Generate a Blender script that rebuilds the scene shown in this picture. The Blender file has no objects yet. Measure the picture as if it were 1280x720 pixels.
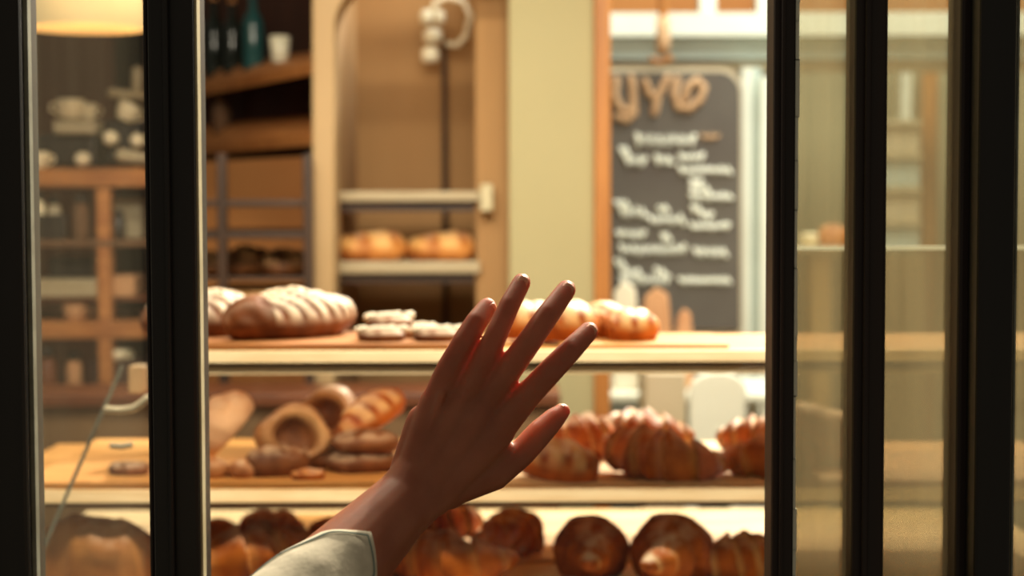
import bpy, bmesh, math, random
from mathutils import Vector, Matrix, noise
random.seed(7)
C = bpy.context.scene.collection
PI = math.pi

# ------------------------------------------------------------------ camera, world, lights, exposure
F = 2133.0
cam_d = bpy.data.cameras.new('camera'); cam = bpy.data.objects.new('camera', cam_d); C.objects.link(cam)
cam_d.sensor_width = 36; cam_d.lens = F/1280*36
CAM = Vector((0, 0, 1.5))
CM = Matrix.Rotation(math.radians(87.0), 3, 'X') @ Matrix.Rotation(math.radians(-0.15), 3, 'Z')
cam.matrix_world = Matrix.Translation(CAM) @ CM.to_4x4()
cam_d.clip_start = 0.05
cam_d.dof.use_dof = True; cam_d.dof.focus_distance = 1.2; cam_d.dof.aperture_fstop = 5.2
bpy.context.scene.camera = cam
vs = bpy.context.scene.view_settings
bpy.context.scene.display_settings.display_device = 'sRGB'
vs.view_transform = 'Standard'; vs.look = 'None'; vs.gamma = 1; vs.exposure = 0.0; vs.use_curve_mapping = False

w = bpy.data.worlds.new('world'); bpy.context.scene.world = w; w.use_nodes = True
w.node_tree.nodes['Background'].inputs[0].default_value = (1.0, 0.86, 0.66, 1)
w.node_tree.nodes['Background'].inputs[1].default_value = 0.13

def lamp(kind, name, loc, energy, col, size=None, sizey=None, target=None, angle=None, spread=None):
    d = bpy.data.lights.new(name, kind); d.energy = energy; d.color = col
    if size:
        if kind == 'AREA':
            d.size = size
            if sizey: d.shape = 'RECTANGLE'; d.size_y = sizey
            if spread: d.spread = spread
        else: d.shadow_soft_size = size
    if angle: d.angle = angle
    o = bpy.data.objects.new(name, d); C.objects.link(o); o.location = loc
    if target is not None:
        o.rotation_euler = (Vector(target)-Vector(loc)).to_track_quat('-Z', 'Y').to_euler()
    return o
# sun from the back, and an unseen area light added behind the case
lamp('SUN', 'sunlight', (.35, 1, .80), 4.6, (1.0, 0.87, 0.66), angle=math.radians(2.5), target=(0, 0, 0))
lamp('AREA', 'skylight_daylight', (0.85, 3.0, 2.35), 26, (1.0, 0.92, 0.76), 0.8, 0.5, target=(0.35, 1.95, 1.15))
# unseen warm fill added for the back walls, and daylight falling on the street side of the rear window
lamp('AREA', 'ceiling_lamp', (-0.1, 1.5, 2.1), 4.3, (1.0, 0.89, 0.70), 0.9, 0.2, target=(0.0, 3.3, 1.3), spread=math.radians(72))
lamp('AREA', 'counter_lamp', (0.05, 1.80, 2.4), 26, (1.0, 0.89, 0.68), 1.7, 0.12, target=(0.05, 1.93, 1.2))  # unseen fill added overhead for shelf edges and bread tops
# warm fill without a fixture, added for the left breads under the top shelf
lamp('AREA', 'case_light_strip', (-0.26, 1.90, 1.296), 0.30, (1.0, 0.80, 0.55), 0.42, 0.012, target=(-0.26, 2.06, 1.17))
lamp('AREA', 'street_daylight', (0.9, 3.35, 2.9), 45, (0.96, 1.0, 0.93), 1.2, 0.5, target=(0.55, 4.1, 1.45))

# ------------------------------------------------------------------ helpers
def at(px, py, Y):
    d = CM @ Vector(((px-640)/F, -(py-360)/F, -1.0))
    return CAM + d*(Y/d.y)
def pr(n, Y): return n*Y/F          # n pixels wide at distance Y, in metres
def lin(c):
    return tuple(((v/255)/12.92 if v <= 10 else (((v/255)+0.055)/1.055)**2.4) for v in c)+(1,)

def mat(name, c1, c2=None, rough=0.6, scale=8, metal=0.0, stretch=(1,1,1), bump=0.0, sss=0.0, coat=0.0, detail=4, emit=0):
    m = bpy.data.materials.new(name); m.use_nodes = True
    nt = m.node_tree; b = nt.nodes['Principled BSDF']
    b.inputs['Roughness'].default_value = rough; b.inputs['Metallic'].default_value = metal
    if coat: b.inputs['Coat Weight'].default_value = coat; b.inputs['Coat Roughness'].default_value = 0.2
    c2 = c2 or tuple(v*0.85 for v in c1)
    tc = nt.nodes.new('ShaderNodeTexCoord'); mp = nt.nodes.new('ShaderNodeMapping'); mp.inputs['Scale'].default_value = stretch
    nz = nt.nodes.new('ShaderNodeTexNoise'); nz.inputs['Scale'].default_value = scale; nz.inputs['Detail'].default_value = detail
    rp = nt.nodes.new('ShaderNodeValToRGB'); rp.color_ramp.elements[0].position = 0.35; rp.color_ramp.elements[1].position = 0.65
    rp.color_ramp.elements[0].color = lin(c2); rp.color_ramp.elements[1].color = lin(c1)
    nt.links.new(tc.outputs['Object'], mp.inputs[0]); nt.links.new(mp.outputs[0], nz.inputs['Vector'])
    nt.links.new(nz.outputs[0], rp.inputs[0]); nt.links.new(rp.outputs[0], b.inputs['Base Color'])
    if bump:
        bp = nt.nodes.new('ShaderNodeBump'); bp.inputs['Strength'].default_value = bump; bp.inputs['Distance'].default_value = 0.002
        nt.links.new(nz.outputs[0], bp.inputs['Height']); nt.links.new(bp.outputs[0], b.inputs['Normal'])
    if sss:
        b.inputs['Subsurface Weight'].default_value = sss; b.inputs['Subsurface Radius'].default_value = (1, .25, .1); b.inputs['Subsurface Scale'].default_value = 0.02
    if emit:
        nt.links.new(rp.outputs[0], b.inputs['Emission Color']); b.inputs['Emission Strength'].default_value = emit
    return m

def bread_mat(name, crust, dark, flour, dust=0.4, scale=28, rough=0.5, coat=0.0):
    """crust with browned patches; the mesh attribute 'tone' brings in pale crumb or flour, and flour dust has settled on top"""
    m = bpy.data.materials.new(name); m.use_nodes = True
    nt = m.node_tree; L = nt.links; b = nt.nodes['Principled BSDF']; b.inputs['Roughness'].default_value = rough; b.inputs['Specular IOR Level'].default_value = 0.25
    if coat: b.inputs['Coat Weight'].default_value = coat; b.inputs['Coat Roughness'].default_value = 0.25
    tc = nt.nodes.new('ShaderNodeTexCoord')
    nz = nt.nodes.new('ShaderNodeTexNoise'); nz.inputs['Scale'].default_value = scale; nz.inputs['Detail'].default_value = 5
    L.new(tc.outputs['Object'], nz.inputs['Vector'])
    rp = nt.nodes.new('ShaderNodeValToRGB'); rp.color_ramp.elements[0].position = 0.35; rp.color_ramp.elements[1].position = 0.68
    rp.color_ramp.elements[0].color = lin(dark); rp.color_ramp.elements[1].color = lin(crust)
    L.new(nz.outputs[0], rp.inputs[0])
    a = nt.nodes.new('ShaderNodeAttribute'); a.attribute_name = 'tone'
    mx = nt.nodes.new('ShaderNodeMix'); mx.data_type = 'RGBA'; L.new(a.outputs['Fac'], mx.inputs[0])
    L.new(rp.outputs[0], mx.inputs[6]); mx.inputs[7].default_value = lin(flour)
    last = mx.outputs[2]
    if dust:
        g = nt.nodes.new('ShaderNodeNewGeometry'); sp = nt.nodes.new('ShaderNodeSeparateXYZ'); L.new(g.outputs['Normal'], sp.inputs[0])
        r1 = nt.nodes.new('ShaderNodeMapRange'); r1.inputs[1].default_value = 0.45; r1.inputs[2].default_value = 0.95; L.new(sp.outputs[2], r1.inputs[0])
        n2 = nt.nodes.new('ShaderNodeTexNoise'); n2.inputs['Scale'].default_value = 60; n2.inputs['Detail'].default_value = 3; L.new(tc.outputs['Object'], n2.inputs['Vector'])
        r2 = nt.nodes.new('ShaderNodeMapRange'); r2.inputs[1].default_value = 0.38; r2.inputs[2].default_value = 0.58; r2.inputs[4].default_value = dust; L.new(n2.outputs[0], r2.inputs[0])
        mu = nt.nodes.new('ShaderNodeMath'); mu.operation = 'MULTIPLY'; L.new(r1.outputs[0], mu.inputs[0]); L.new(r2.outputs[0], mu.inputs[1])
        m2 = nt.nodes.new('ShaderNodeMix'); m2.data_type = 'RGBA'; L.new(mu.outputs[0], m2.inputs[0]); L.new(last, m2.inputs[6]); m2.inputs[7].default_value = lin((240, 222, 190))
        last = m2.outputs[2]
    L.new(last, b.inputs['Base Color'])
    bp = nt.nodes.new('ShaderNodeBump'); bp.inputs['Strength'].default_value = 0.4; bp.inputs['Distance'].default_value = 0.002
    L.new(nz.outputs[0], bp.inputs['Height']); L.new(bp.outputs[0], b.inputs['Normal'])
    return m

def glass_mat(name, tint=(1, 1, 1), haze=0.0, hazecol=(200, 190, 150), refl=0.06):
    """thin pane: clear, a faint mirror reflection, and a film of dust that catches light"""
    m = bpy.data.materials.new(name); m.use_nodes = True
    nt = m.node_tree; L = nt.links; nt.nodes.remove(nt.nodes['Principled BSDF']); out = nt.nodes['Material Output']
    t = nt.nodes.new('ShaderNodeBsdfTransparent'); t.inputs[0].default_value = (*tint, 1)
    g = nt.nodes.new('ShaderNodeBsdfGlossy'); g.inputs['Roughness'].default_value = 0.02
    m1 = nt.nodes.new('ShaderNodeMixShader'); m1.inputs[0].default_value = refl
    L.new(t.outputs[0], m1.inputs[1]); L.new(g.outputs[0], m1.inputs[2]); last = m1
    if haze:
        tr = nt.nodes.new('ShaderNodeBsdfTranslucent'); tr.inputs[0].default_value = lin(hazecol)
        df = nt.nodes.new('ShaderNodeBsdfDiffuse'); df.inputs[0].default_value = lin(hazecol)
        a = nt.nodes.new('ShaderNodeAddShader'); L.new(tr.outputs[0], a.inputs[0]); L.new(df.outputs[0], a.inputs[1])
        tc = nt.nodes.new('ShaderNodeTexCoord'); mp = nt.nodes.new('ShaderNodeMapping'); mp.inputs['Scale'].default_value = (30, 1, 1.0)
        nz = nt.nodes.new('ShaderNodeTexNoise'); nz.inputs['Scale'].default_value = 2; nz.inputs['Detail'].default_value = 2
        L.new(tc.outputs['Object'], mp.inputs[0]); L.new(mp.outputs[0], nz.inputs['Vector'])
        r = nt.nodes.new('ShaderNodeMapRange'); r.inputs[1].default_value = .3; r.inputs[2].default_value = .7; r.inputs[3].default_value = haze*0.7; r.inputs[4].default_value = haze*1.3
        L.new(nz.outputs[0], r.inputs[0])
        m2 = nt.nodes.new('ShaderNodeMixShader'); L.new(r.outputs[0], m2.inputs[0]); L.new(m1.outputs[0], m2.inputs[1]); L.new(a.outputs[0], m2.inputs[2]); last = m2
    L.new(last.outputs[0], out.inputs[0])
    return m

def tag(o, label=None, cat=None, group=None, kind=None):
    if label: o['label'] = label
    if cat: o['category'] = cat
    if group: o['group'] = group
    if kind: o['kind'] = kind
    return o
def thing(name, loc, label=None, cat=None, group=None, kind=None):
    o = bpy.data.objects.new(name, None); C.objects.link(o); o.location = loc; o.empty_display_size = 0.02
    return tag(o, label, cat, group, kind)
def wloc(o):
    v = Vector((0, 0, 0))
    while o: v += o.location; o = o.parent
    return v
def noop(): pass
class MB:
    """collects shapes given in world coordinates"""
    def __init__(s): s.v = []; s.f = []; s.t = None
    def add(s, vs_, fs_):
        n = len(s.v); s.v += [Vector(v) for v in vs_]; s.f += [tuple(i+n for i in f) for f in fs_]; return s
    def box(s, x0, x1, y0, y1, z0, z1):
        return s.add([(x, y, z) for x in (x0, x1) for y in (y0, y1) for z in (z0, z1)],
            [(0,1,3,2),(4,6,7,5),(0,4,5,1),(2,3,7,6),(0,2,6,4),(1,5,7,3)])
    def nose(s, x0, x1, y0, y1, z0, z1):
        """shelf nosing: the front face slopes back towards its top"""
        return s.prism([(x0, y0, z0), (x0, y0+(z1-z0)*.8, z1), (x0, y1, z1), (x0, y1, z0)], (x1-x0, 0, 0))
    def pbox(s, px0, px1, py0, py1, Y0, Y1):
        """box whose front face (at Y0) covers the given stretch, depth to Y1"""
        a = at(px0, py1, Y0); b = at(px1, py0, Y0)
        m_ = min(max((py0+py1)/2, 150), 560)
        return s.box(at(px0, m_, Y0).x, at(px1, m_, Y0).x, Y0, Y1, max(a.z, 0), b.z)
    def hexa(s, a, b):   # two quads
        return s.add(list(a)+list(b), [(3,2,1,0),(4,5,6,7),(0,1,5,4),(1,2,6,5),(2,3,7,6),(3,0,4,7)])
    def tube(s, pts, rads, n=14, cap=True):
        pts = [Vector(p) for p in pts]
        if not hasattr(rads, '__len__'): rads = [rads]*len(pts)
        rings = []
        P, R, T = [], [], []
        for i, p in enumerate(pts):
            t = (pts[min(i+1, len(pts)-1)]-pts[max(i-1, 0)]).normalized()
            P.append(p); R.append(rads[i]); T.append(t)
        if cap == 'round':
            pre, post = [], []
            for k in range(5):
                a = PI/2*(1-k/5)
                pre.append((P[0]-T[0]*R[0]*math.sin(a), max(R[0]*math.cos(a), R[0]*.05), T[0]))
                post.append((P[-1]+T[-1]*R[-1]*math.sin(a), max(R[-1]*math.cos(a), R[-1]*.05), T[-1]))
            seq = pre+list(zip(P, R, T))+post[::-1]
        else: seq = list(zip(P, R, T))
        ref = None; vs_ = []; 
        for p, r, t in seq:
            if ref is None: ref = Vector((0, 0, 1)) if abs(t.z) < .9 else Vector((1, 0, 0))
            u = (ref-t*ref.dot(t)).normalized(); ref = u; q = t.cross(u)
            for k in range(n):
                a = 2*PI*k/n; vs_.append(p+(u*math.cos(a)+q*math.sin(a))*r)
        fs_ = []; m = len(seq)
        for i in range(m-1):
            for k in range(n):
                a = i*n+k; b = i*n+(k+1) % n; fs_.append((a, b, b+n, a+n))
        fs_.append(tuple(range(n-1, -1, -1))); fs_.append(tuple((m-1)*n+k for k in range(n)))
        return s.add(vs_, fs_)
    def lathe(s, c, prof, n=24, sx=1, sy=1):
        c = Vector(c); vs_ = []; fs_ = []
        for r, z in prof:
            for k in range(n):
                a = 2*PI*k/n; vs_.append(c+Vector((max(r, 1e-4)*math.cos(a)*sx, max(r, 1e-4)*math.sin(a)*sy, z)))
        for i in range(len(prof)-1):
            for k in range(n):
                a = i*n+k; b = i*n+(k+1) % n; fs_.append((a, b, b+n, a+n))
        fs_.append(tuple(range(n-1, -1, -1))); fs_.append(tuple((len(prof)-1)*n+k for k in range(n)))
        return s.add(vs_, fs_)
    def prism(s, pts, d):
        """outline pts (world) extruded by vector d"""
        n = len(pts); d = Vector(d); p = [Vector(q) for q in pts]
        return s.add(p+[q+d for q in p], [tuple(range(n)), tuple(range(2*n-1, n-1, -1))]+[(i, i+n, (i+1) % n+n, (i+1) % n) for i in range(n)])
    def build(s, name, m, parent=None, smooth=False, bevel=0, loc=None):
        me = bpy.data.meshes.new(name)
        o = bpy.data.objects.new(name, me); C.objects.link(o)
        if parent: o.parent = parent; base = wloc(parent); 
        else:
            base = Vector((0, 0, 0))
            if loc is not None: base = Vector(loc)
            elif s.v:
                xs = [v.x for v in s.v]; ys = [v.y for v in s.v]; zs = [v.z for v in s.v]
                base = Vector(((min(xs)+max(xs))/2, (min(ys)+max(ys))/2, min(zs)))
            o.location = base
        me.from_pydata([v-base for v in s.v], [], s.f)
        if s.t: 
            a = me.attributes.new('tone', 'FLOAT', 'POINT'); a.data.foreach_set('value', s.t)
        bm = bmesh.new(); bm.from_mesh(me); bmesh.ops.recalc_face_normals(bm, faces=bm.faces); bm.to_mesh(me); bm.free()
        me.materials.append(m)
        if smooth:
            for p in me.polygons: p.use_smooth = True
        if bevel:
            b = o.modifiers.new('bevel', 'BEVEL'); b.width = bevel; b.segments = 2; b.limit_method = 'ANGLE'
        return o

# ------------------------------------------------------------------ materials
M = {}
M['black'] = mat('black_paint', (26, 21, 14), (15, 13, 9), 0.45, 5, stretch=(6, 6, .5), bump=.1)
M['brownblack'] = mat('brown_black_paint', (42, 26, 15), (30, 18, 10), 0.5, 5, stretch=(6, 6, .5), bump=.1)
M['seal'] = mat('pale_seal', (206, 196, 160), (180, 168, 130), 0.5, 30)
M['greyseal'] = mat('grey_seal', (150, 152, 135), (120, 120, 104), 0.5, 30)
M['cream'] = mat('cream_wood', (244, 218, 168), (228, 194, 138), 0.5, 12, stretch=(1, 8, 8))
M['honey'] = mat('honey_wood', (222, 165, 92), (196, 135, 66), 0.5, 10, stretch=(1, 9, 9), bump=.2)
M['walnut'] = mat('walnut_wood', (120, 66, 30), (86, 44, 18), 0.5, 10, stretch=(1, 9, 9), bump=.2)
M['oak'] = mat('oak_wood', (184, 122, 54), (160, 100, 40), 0.5, 9, stretch=(6, 6, .6), bump=.2)
M['shelfwood'] = mat('orange_shelf_wood', (186, 124, 66), (154, 94, 46), 0.55, 9, stretch=(1, 6, 6), bump=.2)
M['plaster'] = mat('tan_plaster', (166, 128, 82), (156, 118, 74), 0.85, 2, stretch=(3, 3, .5))
M['pillar'] = mat('olive_cream_plaster', (174, 165, 124), (168, 159, 118), 0.8, 2)
M['trim'] = mat('pale_tan_paint', (186, 156, 112), (174, 144, 100), 0.6, 3)
M['recess'] = mat('dark_brown_wood', (66, 34, 16), (46, 22, 10), 0.7, 6)
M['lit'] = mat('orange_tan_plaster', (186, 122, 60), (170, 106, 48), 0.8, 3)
M['steel'] = mat('brushed_steel', (190, 176, 144), (164, 148, 116), 0.35, 6, stretch=(1, 9, 9))
M['darkmetal'] = mat('dark_metal', (64, 42, 25), (48, 32, 20), 0.45, 8)
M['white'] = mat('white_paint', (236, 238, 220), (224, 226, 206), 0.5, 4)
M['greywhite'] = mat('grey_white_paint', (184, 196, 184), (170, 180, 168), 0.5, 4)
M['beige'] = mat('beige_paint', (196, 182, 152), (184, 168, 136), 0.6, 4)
M['board'] = mat('chalkboard_slate', (92, 86, 76), (80, 72, 64), 0.7, 4)
M['chalk'] = mat('white_chalk', (240, 240, 224), (222, 222, 200), 0.9, 60)
M['tanchalk'] = mat('tan_chalk', (196, 160, 120), (176, 140, 102), 0.9, 60)
M['paper'] = mat('white_paper', (235, 228, 205), (222, 212, 186), 0.8, 8)  # white of a chalkboard reflection, given to a bag shape
M['kraft'] = mat('kraft_paper', (196, 148, 104), (180, 130, 88), 0.8, 10)
M['ceramic'] = mat('cream_ceramic', (246, 232, 196), (238, 222, 182), 0.2, 4)
M['bottle'] = mat('dark_bottle_glass', (30, 40, 34), (24, 28, 24), 0.12, 4)
M['teal'] = mat('teal_bottle_glass', (40, 84, 84), (30, 64, 64), 0.15, 4)
M['box'] = mat('brown_card', (112, 80, 52), (94, 66, 42), 0.8, 8)
M['dark'] = mat('dark_tin', (44, 34, 26), (32, 26, 20), 0.4, 8)
M['shade'] = mat('lit_lamp_shade', (240, 212, 150), (234, 202, 138), 0.8, 3, emit=0.45)
M['skin'] = mat('skin', (186, 116, 84), (172, 102, 72), 0.5, 40, sss=0.6, bump=.15)
M['nail'] = mat('fingernail', (236, 164, 128), (228, 154, 118), 0.35, 20)
M['sleeve'] = mat('pale_cotton', (238, 226, 200), (224, 214, 188), 0.9, 120, stretch=(1, 1, 1), bump=.3)  # sunlight on the blue-green cuff is put into this cream
M['hem'] = mat('grey_blue_hem', (128, 150, 146), (112, 134, 130), 0.9, 100)
M['street'] = mat('asphalt', (90, 84, 72), (72, 66, 56), 0.9, 30)
M['tile'] = mat('brown_floor_tile', (110, 80, 52), (92, 66, 42), 0.5, 4)
M['clear'] = glass_mat('clear_glass', refl=0.02)
M['leftglass'] = glass_mat('window_glass', haze=0.014, hazecol=(200, 190, 160), refl=0.03)
M['rightglass'] = glass_mat('dusty_window_glass', tint=(.74, .735, .67), haze=0.10, hazecol=(190, 176, 140), refl=0.03)  # haze and tint paint in the reflections on the right panes
M['screen'] = glass_mat('grey_tinted_glass', tint=(.62, .57, .48), haze=0.05, hazecol=(170, 150, 120))  # grey of the reflections low in the right panes, on an added sheet
M['lens'] = mat('milky_glass', (235, 232, 210), (220, 214, 184), 0.15, 10)
B = {}
B['croissant'] = bread_mat('croissant_crust', (208, 114, 30), (142, 64, 14), (222, 156, 84), dust=0.5)
B['dusted'] = bread_mat('sugar_dusted_croissant', (206, 112, 30), (140, 62, 14), (242, 200, 136), dust=0.9)
B['striped'] = bread_mat('flour_striped_crust', (134, 74, 34), (88, 44, 18), (250, 228, 194), dust=0.0)
B['rustic'] = bread_mat('pale_floured_crust', (206, 150, 98), (160, 100, 58), (240, 214, 176), dust=0.6, scale=18)
B['dark'] = bread_mat('dark_crust', (142, 88, 46), (90, 50, 24), (222, 178, 122), dust=0.4)
B['rackloaf'] = bread_mat('golden_crust', (206, 136, 68), (164, 92, 38), (232, 182, 110), dust=0.3)
B['icing'] = bread_mat('white_icing', (250, 238, 214), (240, 220, 188), (250, 240, 220), dust=0.0)

# ------------------------------------------------------------------ structure
def S(o): o['kind'] = 'structure'; return o
S(MB().box(-3, 3, -1.5, 1.30, -0.1, 0).build('floor_pavement', M['street']))
S(MB().box(-3, 3, 1.30, 6, -0.1, 0).build('floor', M['tile']))
# pillar, alcove back, lit wall behind the bread rack, far left wall
S(MB().pbox(637, 743, -60, 3000, 3.0, 3.25).build('wall_pillar', M['pillar'], bevel=.004))
S(MB().pbox(385, 660, -60, 3000, 3.45, 3.5).build('wall_back', M['plaster']))
S(MB().pbox(596, 640, -60, 3000, 3.08, 3.45).build('wall_alcove_right', M['plaster']))
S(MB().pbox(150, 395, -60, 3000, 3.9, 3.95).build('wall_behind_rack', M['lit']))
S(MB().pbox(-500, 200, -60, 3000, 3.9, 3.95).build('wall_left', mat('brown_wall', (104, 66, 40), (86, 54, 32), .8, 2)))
S(MB().box(-.336, -.312, 2.96, 3.45, 0, 2.6).build('wall_alcove_left', M['plaster']))
# arched opening trim of the alcove
a0 = thing('trim_1', at(402, 700, 2.95)*1.0, kind='structure')
pts = [at(390, 800, 2.95), at(390, -40, 2.95), at(640, -40, 2.95), at(640, -28, 2.95)]
for k in range(9):
    a = PI/2*k/8
    pts.append(at(470-52*math.sin(a), 14-40*math.cos(a)+20*(k/8), 2.95))
pts.append(at(416, 800, 2.95))
MB().prism(pts, (0, .1, 0)).build('arch_frame', M['trim'], a0, bevel=.004)
# doorway post of wood and the rear window wall
S(MB().pbox(743, 763, -60, 3000, 2.98, 3.1).build('trim_2', M['oak'], bevel=.003))
S(MB().pbox(700, 1700, 500, 3000, 4.3, 4.35).build('wall_street_low', mat('grey_green_wall', (150, 156, 136), (138, 144, 126), .8, 2)))
S(MB().pbox(968, 1700, 66, 520, 4.3, 4.35).build('wall_right', mat('grey_green_plaster', (158, 152, 120), (146, 140, 110), .8, 2)))
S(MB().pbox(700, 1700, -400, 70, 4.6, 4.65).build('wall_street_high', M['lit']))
# white beam with a grey soffit across the rear window
o = thing('trim_3', at(950, 60, 3.9), kind='structure')
MB().pbox(745, 1500, 14, 45, 3.9, 4.0).build('beam_face', M['white'], o)
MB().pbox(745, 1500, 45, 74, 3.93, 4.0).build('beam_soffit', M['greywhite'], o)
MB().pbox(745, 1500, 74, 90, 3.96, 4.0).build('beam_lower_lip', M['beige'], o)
# white jamb to the right of the chalkboard
o = thing('trim_4', at(945, 500, 3.85), kind='structure')
MB().pbox(926, 938, 84, 3000, 3.85, 3.95).build('jamb_face', M['white'], o)
MB().pbox(938, 949, 84, 3000, 3.88, 3.95).build('jamb_groove', M['greywhite'], o)
MB().pbox(949, 970, 96, 3000, 3.85, 3.95).build('jamb_edge', M['white'], o)

# ------------------------------------------------------------------ shopfront frame (black stiles and glass leaves)
YW = 1.30
def vbar(px0b, px1b, px0t, px1t, Y0, Y1):
    b0, b1, t0, t1 = at(px0b, 800, Y0), at(px1b, 800, Y0), at(px0t, -80, Y0), at(px1t, -80, Y0)
    x0 = (b0.x+t0.x)/2; x1 = (b1.x+t1.x)/2
    return x0, x1
def stile(name, px0, px1, Y0, Y1, m, parent, z0=0.0, z1=2.4, bev=.003):
    x0 = at(px0, 360, Y0).x; x1 = at(px1, 360, Y0).x
    return MB().box(x0, x1, Y0, Y1, z0, z1).build(name, m, parent, bevel=bev)
# left leaf
w1 = thing('window_1', (at(110, 360, YW).x, YW, 0), kind='structure')
stile('stile', -60, 30, YW, YW+.05, M['black'], w1)
stile('stile', 188, 246, YW, YW+.05, M['black'], w1)
stile('bead', 183, 188, YW+.012, YW+.05, M['brownblack'], w1, bev=.001)
stile('ridge', 206, 214, YW-.006, YW, M['black'], w1, bev=.002)
stile('edge_seal', 245.5, 250, YW+.004, YW+.018, M['seal'], w1, bev=.0005)  # rim light on the stile edge, put into a cream strip
x0 = at(30, 360, YW+.01).x; x1 = at(40, 360, YW+.01).x
MB().box(x0, x1, YW+.01, YW+.02, 0, 2.4).build('glazing_strip', M['greyseal'], w1, bevel=.0005)  # grey rim light beside the outer stile, painted as a strip
x0 = at(36, 360, YW+.028).x; x1 = at(186, 360, YW+.028).x
MB().box(x0, x1, YW+.026, YW+.030, .1, 2.35).build('glass_pane', M['leftglass'], w1)
# right leaves
w2 = thing('window_2', (at(1030, 360, YW).x, YW, 0), kind='structure')
stile('stile', 966, 993, YW, YW+.04, M['brownblack'], w2)
stile('stile', 1067, 1108, YW, YW+.04, M['brownblack'], w2)
stile('ridge', 1080, 1088, YW-.005, YW, M['brownblack'], w2, bev=.002)
stile('ridge', 976, 981, YW-.005, YW, M['brownblack'], w2, bev=.002)
# bright rim of the stile, put into a pale strip with small nicks
sb = MB(); xs = at(993.5, 360, YW).x; z = 0.6
while z < 2.3:
    h = random.uniform(.012, .05); ww = random.uniform(.0014, .0032)
    sb.box(xs, xs+ww, YW+.002, YW+.01, z, z+h); z += h*0.98
sb.build('edge_seal', M['white'], w2)
x0 = at(990, 360, YW+.02).x; x1 = at(1070, 360, YW+.02).x
MB().box(x0, x1, YW+.020, YW+.024, .1, 2.35).build('glass_pane', M['rightglass'], w2)
w3 = thing('window_3', (at(1150, 360, YW).x, YW, 0), kind='structure')
stile('stile', 1198, 1222, YW-.002, YW+.04, M['brownblack'], w3)
stile('stile', 1222, 1268, YW-.03, YW+.04, M['black'], w3)
stile('glazing_strip', 1268, 1271, YW-.02, YW+.0, M['greyseal'], w3, bev=.0005)
x0 = at(1106, 360, YW+.02).x; x1 = at(1200, 360, YW+.02).x
MB().box(x0, x1, YW+.020, YW+.024, .1, 2.35).build('glass_pane', M['rightglass'], w3)
x0 = at(1268, 360, YW+.02).x; x1 = at(1500, 360, YW+.02).x
MB().box(x0, x1, YW+.010, YW+.014, .1, 2.35).build('glass_pane', M['rightglass'], w3)

stile('stile', 1490, 1560, YW-.03, YW+.04, M['black'], w3)

# ------------------------------------------------------------------ display case
YF = 1.90
Z1 = at(640, 439, YF).z; Z2 = at(640, 612, YF).z; Z3 = at(640, 742, YF).z
XL = at(-40, 450, YF).x; XR = at(1400, 450, YF).x; XM = at(185, 450, YF).x
case = thing('display_case', (0.1, 2.1, 0), 'long bakery display case with cream wooden shelves behind the shop window', 'display case')
top_shelf = MB().box(at(193, 450, YF).x, XR, YF, 2.14, Z1-.010, Z1).build('shelf', M['honey'], case, bevel=.001)
MB().nose(at(193, 450, YF).x, XR, YF-.010, YF+.012, Z1-.0115, Z1+.0005).build('shelf_edge', M['cream'], top_shelf, bevel=.001)
MB().box(at(193, 450, YF).x, XR, YF+.004, YF+.02, Z1-.0165, Z1-.0115).build('shelf_groove', M['walnut'], top_shelf)
MB().nose(at(193, 450, YF).x, XR, YF-.010, YF+.02, Z1-.0245, Z1-.0165).build('shelf_rail', M['cream'], top_shelf, bevel=.001)
mid_shelf = MB().box(XL, XR, YF, 2.27, Z2-.012, Z2).build('shelf', M['honey'], case, bevel=.001)
MB().nose(XL, XR, YF-.012, YF+.01, Z2-.012, Z2+.0005).build('shelf_edge', M['cream'], mid_shelf, bevel=.001)
MB().box(XL, XR, YF-.001, YF+.012, Z2-.018, Z2-.012).build('shelf_groove', M['walnut'], mid_shelf)
MB().box(XL, XR, 1.84, 2.42, Z3-.014, Z3).build('shelf', M['cream'], case, bevel=.001)
MB().box(XL, XR, 1.84, 2.42, 0.02, Z3-.014).build('cabinet_base', M['walnut'], case, bevel=.003)
for px in (214, 1330):
    x = at(px, 450, 2.1).x
    MB().box(x-.008, x+.008, 2.145, 2.165, Z3, Z1).build('post', M['darkmetal'], case)
# sloping front pane with a raked left end
p = [at(153, 457, 1.885), at(1330, 457, 1.885), at(1430, 775, 1.81), at(16, 775, 1.81)]
fg = MB().prism(p, (0, .004, .003)).build('front_glass', M['clear'], case)
MB().tube([p[0], p[3]], pr(2.6, 1.8), 8).build('glass_edge', M['greyseal'], fg)
# lit plaster tab at the head of the pane and two clamps that carry it
MB().pbox(160, 178, 458, 492, 2.0, 2.03).build('end_bracket', M['trim'], case, bevel=.002)
def clamp(pts, r):
    MB().tube([at(*q) for q in pts], r, 10, 'round').build('glass_clamp', M['ceramic'], case, smooth=True)
clamp([(134, 512, 1.86), (150, 513, 1.86), (166, 511, 1.86), (176, 505, 1.86), (184, 498, 1.86)], .0042)
clamp([(140, 557, 1.86), (152, 558, 1.86), (163, 556, 1.86)], .0036)

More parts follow.
